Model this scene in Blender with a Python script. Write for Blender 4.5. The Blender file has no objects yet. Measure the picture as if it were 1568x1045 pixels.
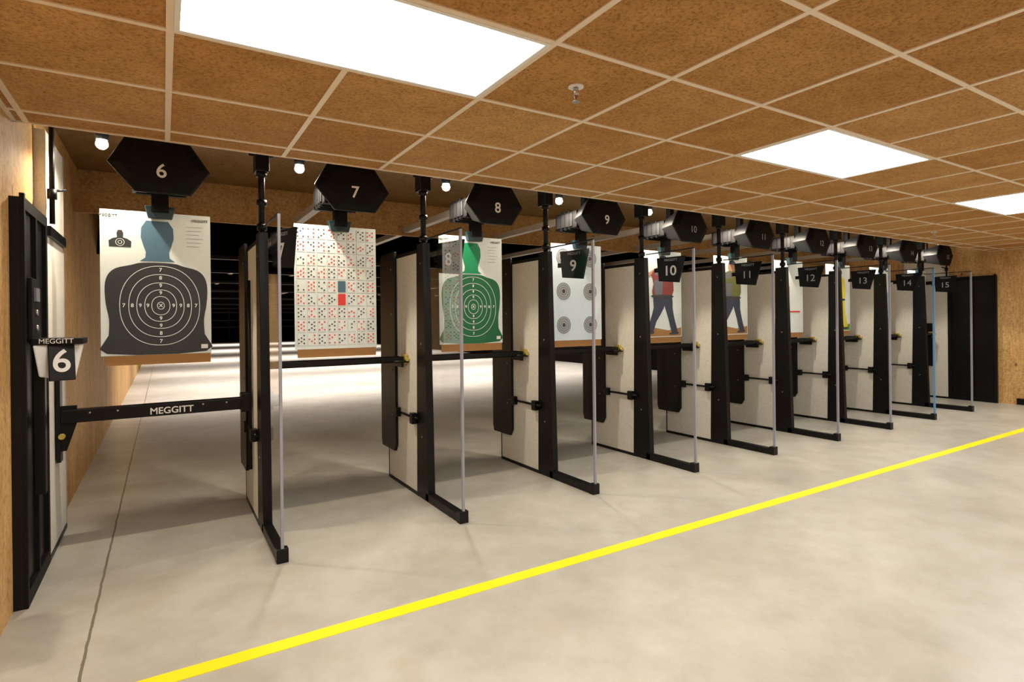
import bpy, math, random
from mathutils import Matrix, Vector
random.seed(4)
S=bpy.context.scene
try:
    S.view_settings.view_transform='Standard'
except Exception: pass
W=1.206; H=2.49; P=.625; GX=.644; GY=-1.858; G=2.085
XR=12.22; XL=-.04; YB=-6.0; YE=45.0; HD=2.85; YC=.22

# ---------------- materials ----------------
def newmat(name):
    m=bpy.data.materials.new(name); m.use_nodes=True
    return m,m.node_tree.nodes,m.node_tree.links,m.node_tree.nodes['Principled BSDF']
def plain(name,col,rough=.5,metal=0,emit=None,es=0,spec=.5):
    m,n,l,b=newmat(name)
    no=n.new('ShaderNodeTexNoise'); no.inputs['Scale'].default_value=30
    mx=n.new('ShaderNodeMix'); mx.data_type='RGBA'
    mx.inputs[6].default_value=(*[c*.93 for c in col],1); mx.inputs[7].default_value=(*[min(1,c*1.05) for c in col],1)
    tc=n.new('ShaderNodeTexCoord'); l.new(tc.outputs['Object'],no.inputs['Vector'])
    l.new(no.outputs['Fac'],mx.inputs[0]); l.new(mx.outputs[2],b.inputs['Base Color'])
    b.inputs['Roughness'].default_value=rough; b.inputs['Metallic'].default_value=metal
    b.inputs['Specular IOR Level'].default_value=spec
    return m
def ramp(n,pts):
    r=n.new('ShaderNodeValToRGB'); e=r.color_ramp.elements
    while len(e)<len(pts): e.new(.5)
    for el,(p,c) in zip(e,pts): el.position=p; el.color=(*c,1)
    return r
def mixc(n,l,mode,fac,a,b_):
    m=n.new('ShaderNodeMix'); m.data_type='RGBA'; m.blend_type=mode
    if isinstance(fac,float): m.inputs[0].default_value=fac
    else: l.new(fac,m.inputs[0])
    for s,v in ((6,a),(7,b_)):
        if isinstance(v,tuple): m.inputs[s].default_value=(*v,1)
        else: l.new(v,m.inputs[s])
    return m.outputs[2]
def noise(n,l,vec,scale,detail=4,rough=.55,scalev=None):
    no=n.new('ShaderNodeTexNoise'); no.inputs['Scale'].default_value=scale; no.inputs['Detail'].default_value=detail; no.inputs['Roughness'].default_value=rough
    if scalev:
        mp=n.new('ShaderNodeMapping'); mp.inputs['Scale'].default_value=scalev; l.new(vec,mp.inputs['Vector']); vec=mp.outputs[0]
    l.new(vec,no.inputs['Vector']); return no.outputs['Fac']

def mat_floor():
    m,n,l,b=newmat('concrete_floor'); tc=n.new('ShaderNodeTexCoord'); v=tc.outputs['Object']
    r=ramp(n,[(.3,(.415,.395,.345)),(.5,(.49,.47,.42)),(.7,(.55,.535,.485))]); l.new(noise(n,l,v,.9,6,.65),r.inputs[0])
    r2=ramp(n,[(.35,(.76,.73,.68)),(.58,(1,1,1))]); l.new(noise(n,l,v,4,8,.72),r2.inputs[0])
    c=mixc(n,l,'MULTIPLY',.55,r.outputs[0],r2.outputs[0])
    r3=ramp(n,[(.60,(0,0,0)),(.74,(.6,.6,.6))]); l.new(noise(n,l,v,2.6,5,.6),r3.inputs[0])
    c=mixc(n,l,'MIX',r3.outputs[0],c,(.47,.40,.29)) 
    r5=ramp(n,[(.27,(.62,.52,.40)),(.34,(1,1,1))]); l.new(noise(n,l,v,11,6,.7),r5.inputs[0])
    c=mixc(n,l,'MULTIPLY',.55,c,r5.outputs[0])
    sx=n.new('ShaderNodeSeparateXYZ'); l.new(v,sx.inputs[0])
    nz=noise(n,l,v,6,4)
    a=n.new('ShaderNodeMath'); a.operation='MULTIPLY_ADD'; l.new(nz,a.inputs[0]); a.inputs[1].default_value=.02; l.new(sx.outputs[0],a.inputs[2])
    s=n.new('ShaderNodeMath'); s.operation='SUBTRACT'; l.new(a.outputs[0],s.inputs[0]); s.inputs[1].default_value=.320
    ab=n.new('ShaderNodeMath'); ab.operation='ABSOLUTE'; l.new(s.outputs[0],ab.inputs[0])
    lt=n.new('ShaderNodeMath'); lt.operation='LESS_THAN'; l.new(ab.outputs[0],lt.inputs[0]); lt.inputs[1].default_value=.006
    c=mixc(n,l,'MIX',lt.outputs[0],c,(.20,.17,.13))
    l.new(c,b.inputs['Base Color']); b.inputs['Roughness'].default_value=.36
    bp=n.new('ShaderNodeBump'); bp.inputs['Strength'].default_value=.08; bp.inputs['Distance'].default_value=.01
    l.new(noise(n,l,v,8,8,.6),bp.inputs['Height']); l.new(bp.outputs[0],b.inputs['Normal'])
    return m
def mat_tile():
    m,n,l,b=newmat('wood_fibre_tile'); tc=n.new('ShaderNodeTexCoord'); v=tc.outputs['Object']
    mp=n.new('ShaderNodeMapping'); mp.inputs['Location'].default_value=(-GX/P,-GY/P,0); mp.inputs['Scale'].default_value=(1/P,1/P,0); l.new(v,mp.inputs[0])
    fl=n.new('ShaderNodeVectorMath'); fl.operation='FLOOR'; l.new(mp.outputs[0],fl.inputs[0])
    wn=n.new('ShaderNodeTexWhiteNoise'); wn.noise_dimensions='3D'; l.new(fl.outputs[0],wn.inputs['Vector'])
    r0=ramp(n,[(0,(.54,.285,.09)),(.5,(.60,.335,.12)),(1,(.655,.395,.16))]); l.new(wn.outputs['Value'],r0.inputs[0])
    r1=ramp(n,[(.38,(.36,.28,.20)),(.50,(.90,.88,.84)),(.66,(1.0,1.0,1.0))]); l.new(noise(n,l,v,70,6,.82),r1.inputs[0])
    c=mixc(n,l,'MULTIPLY',.85,r0.outputs[0],r1.outputs[0])
    r2=ramp(n,[(.35,(.74,.69,.62)),(.65,(1,1,1))]); l.new(noise(n,l,v,5,5,.65),r2.inputs[0])
    c=mixc(n,l,'MULTIPLY',.8,c,r2.outputs[0])
    l.new(c,b.inputs['Base Color']); b.inputs['Roughness'].default_value=.75; b.inputs['Specular IOR Level'].default_value=.2
    bp=n.new('ShaderNodeBump'); bp.inputs['Strength'].default_value=.4; bp.inputs['Distance'].default_value=.006
    l.new(noise(n,l,v,90,3),bp.inputs['Height']); l.new(bp.outputs[0],b.inputs['Normal'])
    return m
def mat_ply(name='plywood',dark=1.0):
    m,n,l,b=newmat(name); tc=n.new('ShaderNodeTexCoord'); v=tc.outputs['Object']
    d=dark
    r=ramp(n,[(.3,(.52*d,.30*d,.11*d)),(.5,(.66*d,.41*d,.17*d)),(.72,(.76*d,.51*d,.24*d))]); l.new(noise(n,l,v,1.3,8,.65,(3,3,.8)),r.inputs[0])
    r2=ramp(n,[(.4,(.70,.62,.52)),(.56,(1,1,1))]); l.new(noise(n,l,v,9,5,.6,(5,5,.6)),r2.inputs[0])
    c=mixc(n,l,'MULTIPLY',.5,r.outputs[0],r2.outputs[0])
    r4=ramp(n,[(.38,(.58,.48,.38)),(.52,(1,1,1))]); l.new(noise(n,l,v,38,4,.7),r4.inputs[0])
    c=mixc(n,l,'MULTIPLY',.65,c,r4.outputs[0])
    vo=n.new('ShaderNodeTexVoronoi'); vo.inputs['Scale'].default_value=3.2; mp=n.new('ShaderNodeMapping'); mp.inputs['Scale'].default_value=(1,1,.6); l.new(v,mp.inputs[0]); l.new(mp.outputs[0],vo.inputs['Vector'])
    r3=ramp(n,[(.03,(1,1,1)),(.075,(0,0,0))]); l.new(vo.outputs['Distance'],r3.inputs[0])
    c=mixc(n,l,'MIX',r3.outputs[0],c,(.14,.065,.025))
    l.new(c,b.inputs['Base Color']); b.inputs['Roughness'].default_value=.6; b.inputs['Specular IOR Level'].default_value=.25
    return m
def mat_panel():
    m,n,l,b=newmat('acoustic_panel'); tc=n.new('ShaderNodeTexCoord'); v=tc.outputs['Object']
    r=ramp(n,[(.3,(.62,.60,.53)),(.5,(.73,.71,.65)),(.7,(.80,.79,.73))]); l.new(noise(n,l,v,60,4,.7),r.inputs[0])
    l.new(r.outputs[0],b.inputs['Base Color']); b.inputs['Roughness'].default_value=.75
    return m
def mat_glass():
    m,n,l,b=newmat('clear_glass'); n.remove(b)
    tr=n.new('ShaderNodeBsdfTransparent'); tr.inputs[0].default_value=(.84,.86,.88,1)
    gl=n.new('ShaderNodeBsdfGlossy'); gl.inputs['Roughness'].default_value=.04; gl.inputs['Color'].default_value=(.9,.95,1,1)
    lw=n.new('ShaderNodeLayerWeight'); lw.inputs['Blend'].default_value=.16
    mu=n.new('ShaderNodeMath'); mu.operation='MULTIPLY'; mu.inputs[1].default_value=.36; l.new(lw.outputs['Fresnel'],mu.inputs[0])
    mx=n.new('ShaderNodeMixShader'); l.new(mu.outputs[0],mx.inputs[0]); l.new(tr.outputs[0],mx.inputs[1]); l.new(gl.outputs[0],mx.inputs[2])
    l.new(mx.outputs[0],n['Material Output'].inputs[0]); return m
def mat_emit(name,col,s):
    m,n,l,b=newmat(name); n.remove(b); e=n.new('ShaderNodeEmission'); e.inputs[0].default_value=(*col,1); e.inputs[1].default_value=s
    l.new(e.outputs[0],n['Material Output'].inputs[0]); return m

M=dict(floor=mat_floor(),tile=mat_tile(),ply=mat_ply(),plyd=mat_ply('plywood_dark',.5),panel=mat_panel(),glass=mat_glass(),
 black=plain('black_steel',(.004,.004,.005),.4,spec=.25),mblack=plain('matte_black',(.006,.006,.007),.6,spec=.15),
 rubber=plain('black_rubber',(.004,.004,.005),.9,spec=.03),
 edge=plain('glass_edge',(.30,.31,.38),.25),bluee=plain('glass_edge_blue',(.12,.30,.55),.2),
 tbar=plain('t_bar',(.84,.73,.60),.45),trim=plain('grey_trim',(.35,.34,.33),.4),dtrim=plain('dark_grey_trim',(.014,.014,.016),.5,spec=.2),
 steel=plain('brushed_steel',(.5,.5,.5),.3,.8),grey=plain('grey_rail',(.42,.37,.31),.45),
 yellow=plain('yellow_line_paint',(1.0,.82,.0),.5),brass=plain('brass',(.62,.48,.12),.35,.6),
 white=plain('white_paint',(.85,.85,.85),.5),paper=plain('target_paper',(.80,.88,.87),.7),paperb=plain('target_paper_blue',(.72,.84,.94),.7),
 card=plain('cardboard',(.42,.21,.07),.8),dgrey=plain('print_charcoal',(.028,.031,.036),.6),blue=plain('print_blue',(.07,.16,.24),.6),
 lblue=plain('print_light_blue',(.28,.45,.66),.6),green=plain('print_green',(.005,.14,.05),.6),green2=plain('print_bright_green',(.0,.25,.10),.6),
 red=plain('print_red',(.75,.05,.04),.6),ink=plain('print_ink',(.05,.05,.06),.6),lgrey=plain('print_grey',(.42,.44,.46),.6),mgrey=plain('print_mid_grey',(.16,.17,.19),.6),
 skin=plain('print_skin',(.55,.30,.18),.6),maroon=plain('print_maroon',(.28,.05,.045),.6),navy=plain('print_navy',(.04,.05,.09),.6),
 dmaroon=plain('dark_red_steel',(.02,.006,.005),.6),
 olive=plain('print_olive',(.16,.17,.04),.6),pyel=plain('print_yellow',(.85,.72,.03),.6),pgreen=plain('print_grass',(.12,.35,.05),.6),
 teal=plain('teal_clip',(.008,.03,.04),.4),
 lamp=mat_emit('troffer_diffuser',(1.0,.985,.91),20),bulb=mat_emit('spot_bulb',(1,.92,.76),90))

# ---------------- builders ----------------
def link(o,parent):
    S.collection.objects.link(o)
    if parent: o.parent=parent
    return o
def empty(name,loc=(0,0,0)):
    e=bpy.data.objects.new(name,None); e.empty_display_size=.1; e.location=loc; S.collection.objects.link(e); return e
def mesh(name,verts,faces,mat,parent=None,bevel=0):
    me=bpy.data.meshes.new(name); me.from_pydata(verts,[],faces); me.update()
    me.materials.append(mat); o=bpy.data.objects.new(name,me); link(o,parent)
    if bevel:
        b=o.modifiers.new('b','BEVEL'); b.width=bevel; b.segments=2; b.limit_method='ANGLE'
    return o
BF=[(0,1,2,3),(7,6,5,4),(0,4,5,1),(1,5,6,2),(2,6,7,3),(3,7,4,0)]
def bv(x0,x1,y0,y1,z0,z1):
    return [(x0,y0,z0),(x0,y1,z0),(x1,y1,z0),(x1,y0,z0),(x0,y0,z1),(x0,y1,z1),(x1,y1,z1),(x1,y0,z1)]
def box(name,x0,x1,y0,y1,z0,z1,mat,parent=None,bevel=0):
    return mesh(name,bv(x0,x1,y0,y1,z0,z1),BF,mat,parent,bevel)
def boxes(name,lst,mat,parent=None):
    vs=[];fs=[]
    for t in lst:
        k=len(vs); vs+=bv(*t); fs+=[tuple(i+k for i in f) for f in BF]
    return mesh(name,vs,fs,mat,parent)
def cyl(name,p0,p1,r,mat,parent=None,seg=16,r2=None):
    p0=Vector(p0);p1=Vector(p1);ax=(p1-p0).normalized()
    t=ax.orthogonal().normalized(); u=ax.cross(t); r2=r if r2 is None else r2
    vs=[];
    for p,rr in ((p0,r),(p1,r2)):
        for i in range(seg):
            a=2*math.pi*i/seg; vs.append(tuple(p+(t*math.cos(a)+u*math.sin(a))*rr))
    fs=[(i,(i+1)%seg,(i+1)%seg+seg,i+seg) for i in range(seg)]+[tuple(range(seg))[::-1],tuple(range(seg,2*seg))]
    o=mesh(name,vs,fs,mat,parent)
    for p in o.data.polygons[:seg]: p.use_smooth=True
    return o
def loft(name,A,ya,B,yb,mat,parent,bevel=0):
    n=len(A); vs=[(x,ya,z) for x,z in A]+[(x,yb,z) for x,z in B]
    fs=[tuple(range(n)),tuple(range(2*n-1,n-1,-1))]+[(i,i+n,(i+1)%n+n,(i+1)%n) for i in range(n)]
    return mesh(name,vs,fs,mat,parent,bevel)
def prism(name,pts,y0,y1,mat,parent,bevel=0): return loft(name,pts,y0,pts,y1,mat,parent,bevel)
def prismx(name,pts,x0,x1,mat,parent,bevel=0):
    n=len(pts); vs=[(x0,y,z) for y,z in pts]+[(x1,y,z) for y,z in pts]
    fs=[tuple(range(n)),tuple(range(2*n-1,n-1,-1))]+[(i,i+n,(i+1)%n+n,(i+1)%n) for i in range(n)]
    return mesh(name,vs,fs,mat,parent,bevel)
def flat(name,pts,y,mat,parent):
    return mesh(name,[(x,y,z) for x,z in pts],[tuple(range(len(pts)))],mat,parent)
def smooth_closed(pts,sub=4):
    out=[];n=len(pts)
    for i in range(n):
        p0,p1,p2,p3=[pts[(i+j-1)%n] for j in range(4)]
        for s in range(sub):
            t=s/sub
            out.append(tuple(.5*((2*p1[k])+(-p0[k]+p2[k])*t+(2*p0[k]-5*p1[k]+4*p2[k]-p3[k])*t*t+(-p0[k]+3*p1[k]-3*p2[k]+p3[k])*t**3) for k in (0,1)))
    return out
def ring(name,cx,cz,rx,rz,w,y,mat,parent,seg=48,pw=1.0):
    vs=[];fs=[]
    for k,(a,b_) in enumerate(((rx,rz),(rx-w,rz-w))):
        for i in range(seg):
            t=2*math.pi*i/seg; c=math.cos(t);s=math.sin(t)
            vs.append((cx+a*math.copysign(abs(c)**pw,c),y,cz+b_*math.copysign(abs(s)**pw,s)))
    fs=[(i,(i+1)%seg,(i+1)%seg+seg,i+seg) for i in range(seg)]
    return mesh(name,vs,fs,mat,parent)
def disc(name,cx,cz,rx,rz,y,mat,parent,seg=40):
    return flat(name,[(cx+rx*math.cos(2*math.pi*i/seg),cz+rz*math.sin(2*math.pi*i/seg)) for i in range(seg)],y,mat,parent)
def text(name,s,size,loc,mat,parent,rot=(math.pi/2,0,0),bold=.0,align='CENTER'):
    c=bpy.data.curves.new(name,'FONT'); c.body=s; c.size=size; c.align_x=align; c.align_y='CENTER'; c.offset=bold; c.extrude=.0006
    c.materials.append(mat); o=bpy.data.objects.new(name,c); o.location=loc; o.rotation_euler=rot; link(o,parent); return o

# ---------------- room shell ----------------
box('floor',XL-.1,XR+.1,YB-.1,YE+.1,-.1,0,M['floor'])
box('wall_left',XL-.1,XL,YB,YE,0,HD,M['ply'])
box('wall_right',XR,XR+.1,YB,3.5,0,HD,M['ply'])
box('wall_right_range',XR,XR+.1,3.5,YE,0,HD,M['rubber'])
box('wall_back',XL-.1,XR+.1,YB-.1,YB,0,HD,M['ply'])
box('wall_backstop',XL-.1,XR+.1,YE,YE+.1,0,HD,M['rubber'])
box('ceiling',XL,XR,YB,YC,H,H+.05,M['tile'])
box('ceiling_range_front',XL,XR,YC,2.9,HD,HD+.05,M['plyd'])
box('ceiling_range',XL,XR,2.9,YE,HD,HD+.05,M['rubber'])
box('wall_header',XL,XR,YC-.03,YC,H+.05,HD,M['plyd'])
box('baseboard_right',XR-.015,XR,YB,-.1,0,.1,M['mblack'])
g=[]
i=-1
while GX+i*P<XR:
    x=GX+i*P
    if x>XL: g.append((x-.013,x+.013,YB,YC,H-.006,H))
    i+=1
j=-7
while GY+j*P<YC:
    y=GY+j*P
    if y>YB: g.append((XL,XR,y-.012,y+.012,H-.0055,H))
    j+=1
g.append((XL,XL+.02,YB,YC,H-.007,H)); g.append((XR-.02,XR,YB,YC,H-.007,H)); g.append((XL,XR,YC-.012,YC+.004,H-.007,H+.05))
boxes('trim_ceiling_grid',g,M['tbar'])
box('yellow_safety_line',XL+.3,XR,-.955,-.870,0.0,.002,M['yellow'])
for row,js in enumerate((0,-5)):
    for ii in (0,5,10,15):
        x0=GX+ii*P; x1=min(x0+2*P,XR-.05); y0=GY+js*P; y1=y0+P
        e=empty('ceiling_troffer_light',(x0,y0,H))
        w=x1-x0
        mesh('diffuser',[(.03,.03,-.006),(.03,P-.03,-.006),(w-.03,P-.03,-.006),(w-.03,.03,-.006)],[(0,1,2,3)],M['lamp'],e)
        boxes('frame',[(.012,w-.012,.012,.03,-.009,0),(.012,w-.012,P-.03,P-.012,-.009,0),(.012,.03,.03,P-.03,-.009,0),(w-.03,w-.012,.03,P-.03,-.009,0)],M['white'],e)
def sprinkler(x,y):
    e=empty('fire_sprinkler',(x,y,H))
    cyl('escutcheon',(0,0,-.008),(0,0,0),.035,M['white'],e,24)
    cyl('body',(0,0,-.045),(0,0,-.008),.012,M['steel'],e)
    for s in(-1,1): cyl('frame_arm',(s*.012,0,-.04),(s*.003,0,-.07),.003,M['steel'],e,8)
    cyl('bulb',(0,0,-.07),(0,0,-.04),.003,M['red'],e,8)
    cyl('deflector',(0,0,-.074),(0,0,-.07),.018,M['steel'],e,16)
sprinkler(2.21,-1.575); sprinkler(8.9,-.3)

# ---------------- partitions ----------------
def pole(e,y=.68,ztop=HD):
    cyl('pole',(0,y,2.0),(0,y,ztop),.022,M['black'],e)
    for z in(2.1,2.27,2.47): cyl('collar',(0,y,z-.02),(0,y,z+.02),.034,M['black'],e)
    box('ceiling_bracket',-.045,.045,y-.06,y+.06,2.48,2.64,M['black'],e,.006)
    cyl('bracket_pin',(-.08,y,2.60),(.08,y,2.60),.01,M['black'],e,10)
def partition(k):
    e=empty('shooting_stall_partition',(k*W,0,0))
    box('foot_shoe',-.03,.03,.0,.62,0,.065,M['black'],e,.004)
    box('foot_toe',-.034,.034,-.004,.05,0,.085,M['black'],e,.003)
    mesh('glass_pane',[(0,.02,.065),(0,.60,.065),(0,.60,G),(0,.02,G)],[(0,1,2,3)],M['glass'],e)
    box('glass_front_edge',-.008,.008,.0,.022,.085,G,M['bluee'] if k in(8,) else M['edge'],e)
    box('glass_top_rail',-.006,.006,.0,.62,G,G+.010,M['black'],e)
    prismx('main_post',[(.56,0),(.80,0),(.76,2.06),(.62,2.06)],-.03,.03,M['black'],e,.004)
    box('acoustic_panel',-.028,.028,.77,1.46,.03,1.99,M['panel'],e)
    boxes('panel_frame',[(-.031,.031,.76,1.475,0,.03),(-.031,.031,.76,1.475,1.99,2.02),(-.031,.031,1.46,1.475,.03,1.99)],M['black'],e)
    prismx('rear_plate',[(1.22,.34),(1.26,.28),(1.58,.28),(1.6,.34),(1.6,2.0),(1.56,2.05),(1.22,2.05)],-.055,-.032,M['black'],e,.003)
    pole(e)
    cyl('side_rod',(-.045,.72,.64),(-.045,1.3,.64),.011,M['black'],e,10)
    box('rod_clamp',-.075,-.03,.78,.84,.59,.68,M['black'],e,.004)
    box('rod_clamp_rear',-.075,-.03,1.15,1.2,.6,.68,M['black'],e,.004)
    for z in(.5,1.25,1.9): cyl('post_bolt',(-.034,.68,z),(-.028,.68,z),.008,M['mgrey'],e,10)
    for z in(.6,1.0,1.5,1.9): cyl('plate_bolt',(-.060,1.3,z),(-.054,1.3,z),.008,M['mgrey'],e,10)
    s=empty('number_plate',(.032,.5,0)); s.parent=e
    ang=math.atan2(-.28,.11); s.rotation_euler=(0,0,ang)
    L=.29
    mesh('plate',[(.02,-.006,1.81),(L*.76,-.006,1.79),(L,-.006,2.05),(0,-.006,2.04),(.02,.03,1.81),(L*.76,.03,1.79),(L,.012,2.05),(0,.012,2.04)],
        [(0,1,2,3),(7,6,5,4),(0,4,5,1),(1,5,6,2),(2,6,7,3),(3,7,4,0)],M['mblack'],s)
    box('plate_arm',-.03,.05,.0,.012,1.9,1.94,M['mblack'],s)
    text('lane_number',str(6+k),.135 if k<5 else .115,(L*.47,-.0085,1.905),M['white'] if k<5 else M['lgrey'],s,bold=.002 if k<5 else 0)
    text('plate_label','MEGGITT',.032,(L*.5,-.0085,2.015),M['lgrey'],s)
    return e
for k in range(1,10): partition(k)

def wallpart(x,side):
    e=empty('wall_stall_panel',(x,0,0)); s=side
    def bx(n,a,b_,*r,**kw):
        x0,x1=sorted((s*a,s*b_)); return box(n,x0,x1,*r,**kw)
    bx('black_panel',-.04,.0,.13,.78,0,G,M['black'],e)
    boxes('panel_frame',[tuple([*sorted((s*.0,s*.02))]+r) for r in ([.13,.16,0,G+.02],[.75,.80,0,G],[.16,.75,0,.08],[.16,.75,G-.06,G],[.44,.47,.08,G-.06])],M['mblack'],e)
    bx('acoustic_panel',-.04,.015,.80,1.47,.03,2.62,M['panel'],e)
    bx('panel_base',-.04,.02,.80,1.49,0,.03,M['black'],e)
    bx('panel_edge',-.04,.02,1.47,1.49,.03,2.62,M['trim'],e)
    bx('rear_plate',.022,.045,1.02,1.12,.55,1.3,M['black'],e)
    bx('mid_bar',.016,.035,.82,1.46,1.98,2.04,M['black'],e)
    xx=s*.045
    cyl('pole',(xx,.80,2.05),(xx,.80,HD),.014,M['black'],e); 
    cyl('pole_collar',(xx,.80,2.2),(xx,.80,2.26),.025,M['black'],e)
    cyl('pole_hook',(xx,.80,2.25),(xx+s*.06,.85,2.27),.008,M['black'],e,8)
    return e
wl=wallpart(0.0,1)
cp=box('control_panel',.02,.04,.18,.38,1.36,1.68,M['mblack'],wl,.005)
for z in(1.42,1.50): cyl('switch',(.04,.28,z),(.05,.28,z),.016,M['steel'],wl)
box('switch_cover',.04,.05,.23,.33,1.56,1.63,M['mgrey'],wl)
wallpart(W*10+.1,-1)

e=empty('lane_controller',(.02,.28,1.13))
box('mount_arm',0,.05,.02,.08,-.6,.12,M['black'],e,.004)
mesh('housing',[(.03,-.02,.03),(.17,.03,.0),(.17,.12,.0),(.03,.12,.03),(.01,-.05,.20),(.21,.02,.20),(.21,.14,.20),(.01,.14,.20)],[(0,3,2,1),(4,5,6,7),(0,1,5,4),(1,2,6,5),(2,3,7,6),(3,0,4,7)],M['white'],e,.008)
box('top_cap',.0,.225,-.055,.15,.20,.235,M['black'],e,.006)
sub=empty('face',(.11,-.026,.105)); sub.parent=e; sub.rotation_euler=(math.radians(-8),0,math.radians(17))
box('face_plate',-.04,.075,-.012,.0,-.1,.095,M['black'],sub,.004)
text('number','6',.17,(.015,-.014,0),M['white'],sub,bold=.002)
text('label','MEGGITT',.035,(.11,-.058,.218),M['white'],e)

# ---------------- benches ----------------
def bench(i):
    e=empty('shooting_bench',(i*W,0,0))
    if i==0:
        z=.80
        box('beam',.05,W-.06,1.0,1.08,z,z+.085,M['black'],e,.006)
        box('tray',.06,W-.07,1.08,1.14,z+.06,z+.07,M['mblack'],e)
        prism('left_gusset',[(.045,z-.18),(.075,z-.18),(.13,z),(.13,z+.11),(.045,z+.11)],1.03,1.05,M['black'],e)
        box('right_gusset',W-.11,W-.055,.99,1.1,z-.02,z+.115,M['black'],e,.004)
        for x in (.2,.35,.85,1.0): cyl('rivet',(x,.996,z+.06),(x,1.0,z+.06),.006,M['steel'],e,10)
        text('label','MEGGITT',.062,(.66,.996,z+.035),M['white'],e,bold=.001)
        cyl('drop_rod',(W-.05,1.0,.35),(W-.05,1.0,1.75),.012,M['black'],e)
        cyl('knob',(.055,1.02,z-.08),(.055,.985,z-.08),.018,M['brass'],e)
        return
    z=1.075
    box('beam',.06,W-.08,1.10,1.16,z,z+.055,M['black'],e,.005)
    box('tray',.05,W-.075,.98,1.10,z+.035,z+.047,M['mblack'],e,.003)
    box('front_lip',.05,W-.075,.965,.98,z+.02,z+.055,M['black'],e,.003)
    for sx in(.035,W-.085): box('end_bracket',sx,sx+.02,.98,1.16,z-.03,z+.06,M['black'],e,.003)
    cyl('end_rod',(W-.16,.95,z+.02),(W-.035,.95,z+.02),.012,M['black'],e,10)
    box('brass_clamp',W-.064,W-.032,.96,1.04,z+.0,z+.08,M['brass'],e,.006)
    cyl('brass_knob',(W-.05,.93,z+.04),(W-.05,.96,z+.04),.018,M['brass'],e)
for i in range(10): bench(i)

# ---------------- target carriers ----------------
def carrier(i):
    e=empty('target_carrier',((i+.5)*W,-.30,-.05))
    hx=[(-.27,2.47),(-.18,2.63),(.17,2.625),(.28,2.46),(.17,2.30),(-.13,2.30)]
    def sc(f,pts=hx): return [(x*f,2.465+(z-2.465)*f) for x,z in pts]
    prism('hex_shroud',hx,.865,.885,M['black'],e,.005)
    loft('hex_face',sc(.74),.835,sc(.96),.865,M['mblack'],e,.004)
    loft('hex_rear_taper',sc(.97),.885,sc(.62),1.12,M['dtrim'],e,.006)
    prism('housing',[(-.15,2.39),(-.15,2.56),(.15,2.56),(.15,2.39)],1.10,1.45,M['mblack'],e,.01)
    box('side_plate',-.158,-.151,1.16,1.42,2.41,2.54,M['dtrim'],e,.002)
    boxes('housing_fins',[(-.16,.16,y,y+.012,2.38,2.57) for y in(1.2,1.27,1.34)],M['mblack'],e)
    box('motor_cap',-.06,.05,.89,.95,2.60,2.66,M['steel'],e,.006)
    box('hanger',-.03,.03,1.12,1.18,2.55,HD+.05,M['black'],e)
    box('rail',-.035,.035,1.45,22,2.50,2.56,M['grey'],e)
    for y in (4,8,13,19): box('rail_hanger',-.015,.015,y,y+.03,2.56,HD+.05,M['mblack'],e)
    text('number',str(6+i),.12 if i<4 else .10,(.01,.830,2.43),M['white'] if i<4 else M['lgrey'],e,bold=.0015 if i<4 else 0)
    prism('neck',[(-.05,2.24),(-.05,2.40),(.05,2.40),(.05,2.24)],1.19,1.25,M['mblack'],e)
    prism('target_clip',[(-.07,2.20),(-.09,2.28),(.09,2.28),(.07,2.20)],1.215,1.262,M['teal'],e,.004)
for i in range(10): carrier(i)

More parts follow.
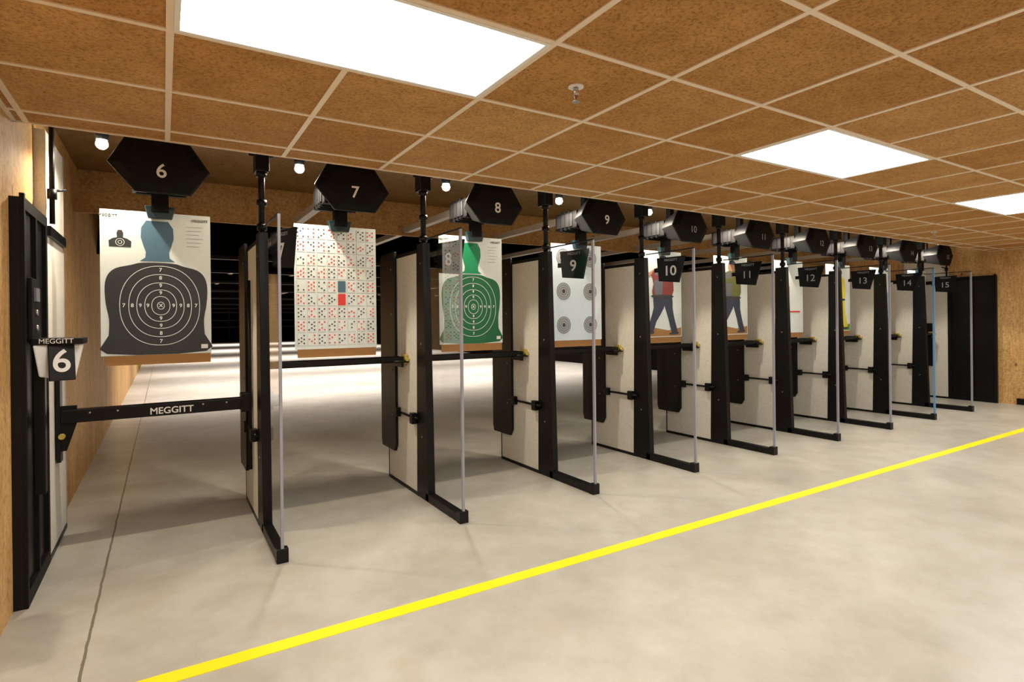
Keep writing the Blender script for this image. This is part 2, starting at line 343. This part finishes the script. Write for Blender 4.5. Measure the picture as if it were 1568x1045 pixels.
# ---------------- targets ----------------
Y0=.970
def sheet(i,name,paper,card=True):
    e=empty(name,((i+.5)*W-.018,Y0,0))
    box('paper',-.32,.32,0,.003,1.225,2.195,paper,e)
    if card: box('backing_board',-.30,.315,.004,.012,1.16,2.18,M['card'],e)
    return e
def nx(u): return -.32+.64*u
def nz(v): return 2.195-.97*v
body=[(.37,.355),(.63,.355),(.74,.375),(.87,.40),(.94,.45),(.965,.53),(.955,.65),(.93,.75),(.935,.86),(.95,.985),(.05,.985),(.065,.86),(.07,.75),(.045,.65),(.035,.53),(.06,.45),(.13,.40),(.26,.375)]
head=[(.40,.06),(.60,.06),(.645,.11),(.65,.18),(.625,.24),(.605,.28),(.61,.32),(.66,.345),(.34,.345),(.39,.32),(.395,.28),(.375,.24),(.35,.18),(.355,.11)]
def silhouette(i,cb,ch,cline):
    e=sheet(i,'silhouette_target',M['paper'])
    flat('head',[(nx(a),nz(b)) for a,b in head],-.0008,ch,e)
    flat('body',[(nx(a),nz(b)) for a,b in smooth_closed(body,3)],-.0012,cb,e)
    cx,cz=nx(.525),nz(.655)
    for (rx,rz) in((.022,.026),(.055,.065),(.095,.11),(.140,.158),(.185,.215),(.235,.272)):
        ring('score_ring',cx,cz,rx,rz,.004,-.002,cline,e,56,.92)
    for r,t in((.075,'9'),(.118,'9'),(.163,'8'),(.21,'7')):
        for sx in(-1,1): text('score',t,.034,(cx+sx*r,-.002,cz),cline,e,bold=.0008)
        for sz in(-1,1): text('score',t,.034,(cx,-.002,cz+sz*(r*1.16)),cline,e,bold=.0008)
    text('score_x','X',.03,(cx,-.002,cz),cline,e,bold=.001)
    s=.14
    fx=[(nx(.17)+(a-.5)*s*.95,nz(.18)+(.5-b)*s*1.0) for a,b in [(.05,1),(.03,.72),(.2,.6),(.38,.55),(.36,.35),(.42,.2),(.58,.2),(.64,.35),(.62,.55),(.8,.6),(.97,.72),(.95,1)]]
    flat('mini_figure',fx,-.001,cb,e); ring('mini_ring',nx(.17),nz(.22),.025,.025,.003,-.002,M['paper'],e,24); ring('mini_ring',nx(.17),nz(.22),.012,.012,.003,-.002,M['paper'],e,24)
    vs=[]
    for r in range(6): vs.append((nx(.77),nx(.93-.02*(r%3)),-.001,0,nz(.085+.028*r)-.002,nz(.085+.028*r)))
    boxes('fine_print',vs,M['lgrey'],e)
    text('print_title','MEGGITT',.024,(nx(.90),-.001,nz(.04)),M['ink'],e); text('print_title','MEGGITT',.024,(nx(.07),-.001,nz(.04)),M['ink'],e)
    box('label',nx(.90),nx(.965),-.0025,-.0015,nz(.965),nz(.935),M['white'],e)
silhouette(0,M['dgrey'],M['blue'],M['paper'])
silhouette(2,M['green'],M['green2'],M['paper'])
e=sheet(1,'card_game_target',M['paper'])
cols,rows=8,9; ink=[];red=[];lb=[]
for c in range(cols):
    for r in range(rows):
        x=-.272+c*.0777; z=2.13-r*.1035
        if (c,r)==(4,5): box('red_card',x-.03,x+.03,-.002,-.001,z-.045,z+.045,M['red'],e); continue
        if (c,r)==(4,4): box('dark_card',x-.03,x+.03,-.002,-.001,z-.045,z+.045,M['blue'],e); continue
        L=red if (c+r)%2 else ink
        for (a,b_) in [(-.02,.03),(.02,.03),(-.02,-.03),(.02,-.03),(0,0.012),(-.02,0),(.02,0),(0,-.016)]:
            if random.random()<.8:
                s=.0055; L.append((x+a-s,x+a+s,-.001,0,z+b_-s,z+b_+s))
        lb+= [(x-.033,x-.031,-.001,0,z-.045,z+.045),(x-.033,x+.033,-.001,0,z-.047,z-.0455)]
boxes('black_pips',ink,M['ink'],e); boxes('red_pips',red,M['red'],e); boxes('card_lines',lb,M['lgrey'],e)
e=sheet(3,'bullseye_target',M['paperb'])
for cx in(-.17,.17):
    for cz in(1.38,1.72,2.06):
        disc('bull',cx,cz,.085,.085,-.001,M['lgrey'],e); 
        for r in(.085,.063,.04): ring('bull_ring',cx,cz,r,r,.004,-.002,M['ink'],e,36)
        disc('bull_center',cx,cz,.02,.02,-.003,M['ink'],e,20)
def photo(i,shirt,pants,bg,vest):
    e=sheet(i,'photo_target',M['paper'])
    y=-.0015
    if bg: flat('print_ground',[(-.31,1.235),(.31,1.235),(.31,1.33),(.1,1.30),(-.31,1.36)],-.001,bg,e)
    def f(n,p,m,yy=y): flat(n,[(a*1.3+.03,b_) for a,b_ in smooth_closed(p,2)],yy,m,e)
    f('printed_leg',[(-.12,1.70),(.02,1.70),(.0,1.55),(-.09,1.40),(-.13,1.28),(-.19,1.28),(-.16,1.42),(-.12,1.56)],pants)
    f('printed_leg',[(-.02,1.70),(.10,1.70),(.11,1.55),(.14,1.40),(.17,1.27),(.10,1.27),(.06,1.42),(.02,1.55)],pants,y-.0003)
    f('printed_torso',[(-.13,1.68),(.10,1.68),(.12,1.85),(.11,1.98),(.04,2.02),(-.07,2.01),(-.14,1.95),(-.12,1.82)],shirt,y-.0006)
    f('printed_vest',[(-.10,1.70),(-.02,1.70),(-.01,1.86),(-.03,2.0),(-.09,1.98),(-.11,1.85)],vest,y-.0008)
    f('printed_belt',[(-.13,1.70),(.10,1.70),(.10,1.67),(-.13,1.67)],M['ink'],y-.0009)
    f('printed_arm',[(-.12,1.97),(-.17,1.90),(-.215,1.93),(-.21,1.96),(-.17,1.95),(-.10,2.0)],M['skin'],y-.0009)
    f('printed_arm',[(.06,1.96),(-.04,1.86),(-.14,1.90),(-.14,1.93),(-.04,1.92),(.07,2.01)],shirt,y-.0012)
    f('printed_head',[(-.05,2.02),(-.065,2.08),(-.04,2.13),(.01,2.135),(.045,2.09),(.03,2.02)],M['skin'],y-.0009)
    f('printed_hair',[(-.05,2.10),(-.03,2.14),(.02,2.145),(.055,2.10),(.05,2.05),(.03,2.09)],M['navy'],y-.0014)
    f('printed_shoe',[(-.20,1.29),(-.12,1.29),(-.13,1.265),(-.24,1.262)],M['ink'],y-.001)
    f('printed_shoe',[(.10,1.28),(.18,1.28),(.17,1.255),(.06,1.252)],M['ink'],y-.001)
    box('printed_gun',-.30,-.24,y-.002,y-.0016,1.93,1.965,M['ink'],e)
photo(4,M['maroon'],M['navy'],M['card'],M['mgrey']); photo(5,M['olive'],M['navy'],M['card'],M['mgrey'])
e=sheet(6,'line_target',M['paper']); box('red_line',-.25,.25,-.002,-.001,1.50,1.52,M['red'],e); box('red_line',-.01,.01,-.002,-.001,1.4,1.85,M['red'],e)
photo(7,M['pyel'],M['pyel'],M['pgreen'],M['pyel'])
silhouette(8,M['lblue'],M['lblue'],M['paper'])
silhouette(9,M['dgrey'],M['blue'],M['paper'])

# ---------------- spot lamps ----------------
for i in range(10):
    x=.29+i*W
    e=empty('spotlight',(x,.86,2.59))
    cyl('housing',(0,.0,.025),(0,0,.12),.035,M['black'],e,r2=.045)
    cyl('stem',(0,0,.12),(0,0,HD-2.59),.008,M['black'],e,8)
    bpy.ops.mesh.primitive_ico_sphere_add(subdivisions=3,radius=.034); o=bpy.context.object; o.name='bulb'; o.data.materials.append(M['bulb']); o.parent=e; o.location=(0,0,0)
    ld=bpy.data.lights.new('spot_lamp','SPOT'); ld.energy=75; ld.color=(1,.86,.66); ld.spot_size=math.radians(165); ld.spot_blend=.5; ld.shadow_soft_size=.03
    lo=bpy.data.objects.new('spot_lamp',ld); lo.location=(0,0,-.038); lo.parent=e; lo.rotation_euler=(math.radians(4),0,0); S.collection.objects.link(lo)

# ---------------- ceiling baffles downrange ----------------
e=empty('ceiling_baffle',(0,2.6,0))
prismx('plywood_face',[(0,2.42),(.03,2.42),(.30,HD),(.26,HD)],XL,XR,M['ply'],e)
for yy,mt in ((4.6,'mblack'),(6.8,'mblack'),(9.5,'mblack'),(13,'mblack'),(18,'mblack'),(25,'mblack'),(33,'mblack')):
    e=empty('ceiling_baffle',(0,yy,0))
    prismx('plate',[(0,2.30),(.03,2.30),(.5,HD),(.46,HD)],XL,XR,M[mt],e)
    boxes('edge_bar',[(XL,XR,-.02,.03,2.26,2.31)],M['black'],e)
for yy,en in ((8.3,380),(11,480),(15,560),(21,620),(29,620),(38,620)):
    ld=bpy.data.lights.new('range_lamp','AREA'); ld.shape='RECTANGLE'; ld.size=11.5; ld.size_y=.25; ld.energy=en; ld.color=(1,.89,.81); ld.spread=math.radians(120)
    lo=bpy.data.objects.new('range_lamp',ld); lo.location=((XL+XR)/2,yy,2.72); S.collection.objects.link(lo)
e=empty('bullet_trap',(0,YE-1.2,0))
prismx('lower_ramp',[(0,0),(1.15,0),(1.15,.9)],XL,XR,M['rubber'],e)
boxes('trap_rails',[(XL,XR,-.0,.05,z,z+.05) for z in(1.1,1.6,2.2)],M['dmaroon'],e)
boxes('trap_posts',[(x-.04,x+.04,.0,.08,0,HD) for x in [k*W for k in range(1,10)]],M['mblack'],e)

w=bpy.data.worlds.new('World'); S.world=w; w.use_nodes=True
w.node_tree.nodes['Background'].inputs[0].default_value=(.5,.5,.5,1); w.node_tree.nodes['Background'].inputs[1].default_value=.1

# ---------------- camera ----------------
yaw,pit,r=.5513,-.0012,-.0106
right=Vector((math.cos(yaw),-math.sin(yaw),0)); f0=Vector((math.sin(yaw),math.cos(yaw),0)); u0=Vector((0,0,1))
fwd=f0*math.cos(pit)+u0*math.sin(pit); up=u0*math.cos(pit)-f0*math.sin(pit)
R=right*math.cos(r)+up*math.sin(r); U=up*math.cos(r)-right*math.sin(r)
cd=bpy.data.cameras.new('Camera'); cam=bpy.data.objects.new('Camera',cd); S.collection.objects.link(cam)
mt=Matrix((R,U,-fwd)).transposed().to_4x4(); mt.translation=Vector((.613,-3.6,1.435)); cam.matrix_world=mt
cd.sensor_width=36; cd.lens=868.7*36/1568; cd.shift_y=-31/1568; cd.clip_start=.05; cd.clip_end=200
S.camera=cam
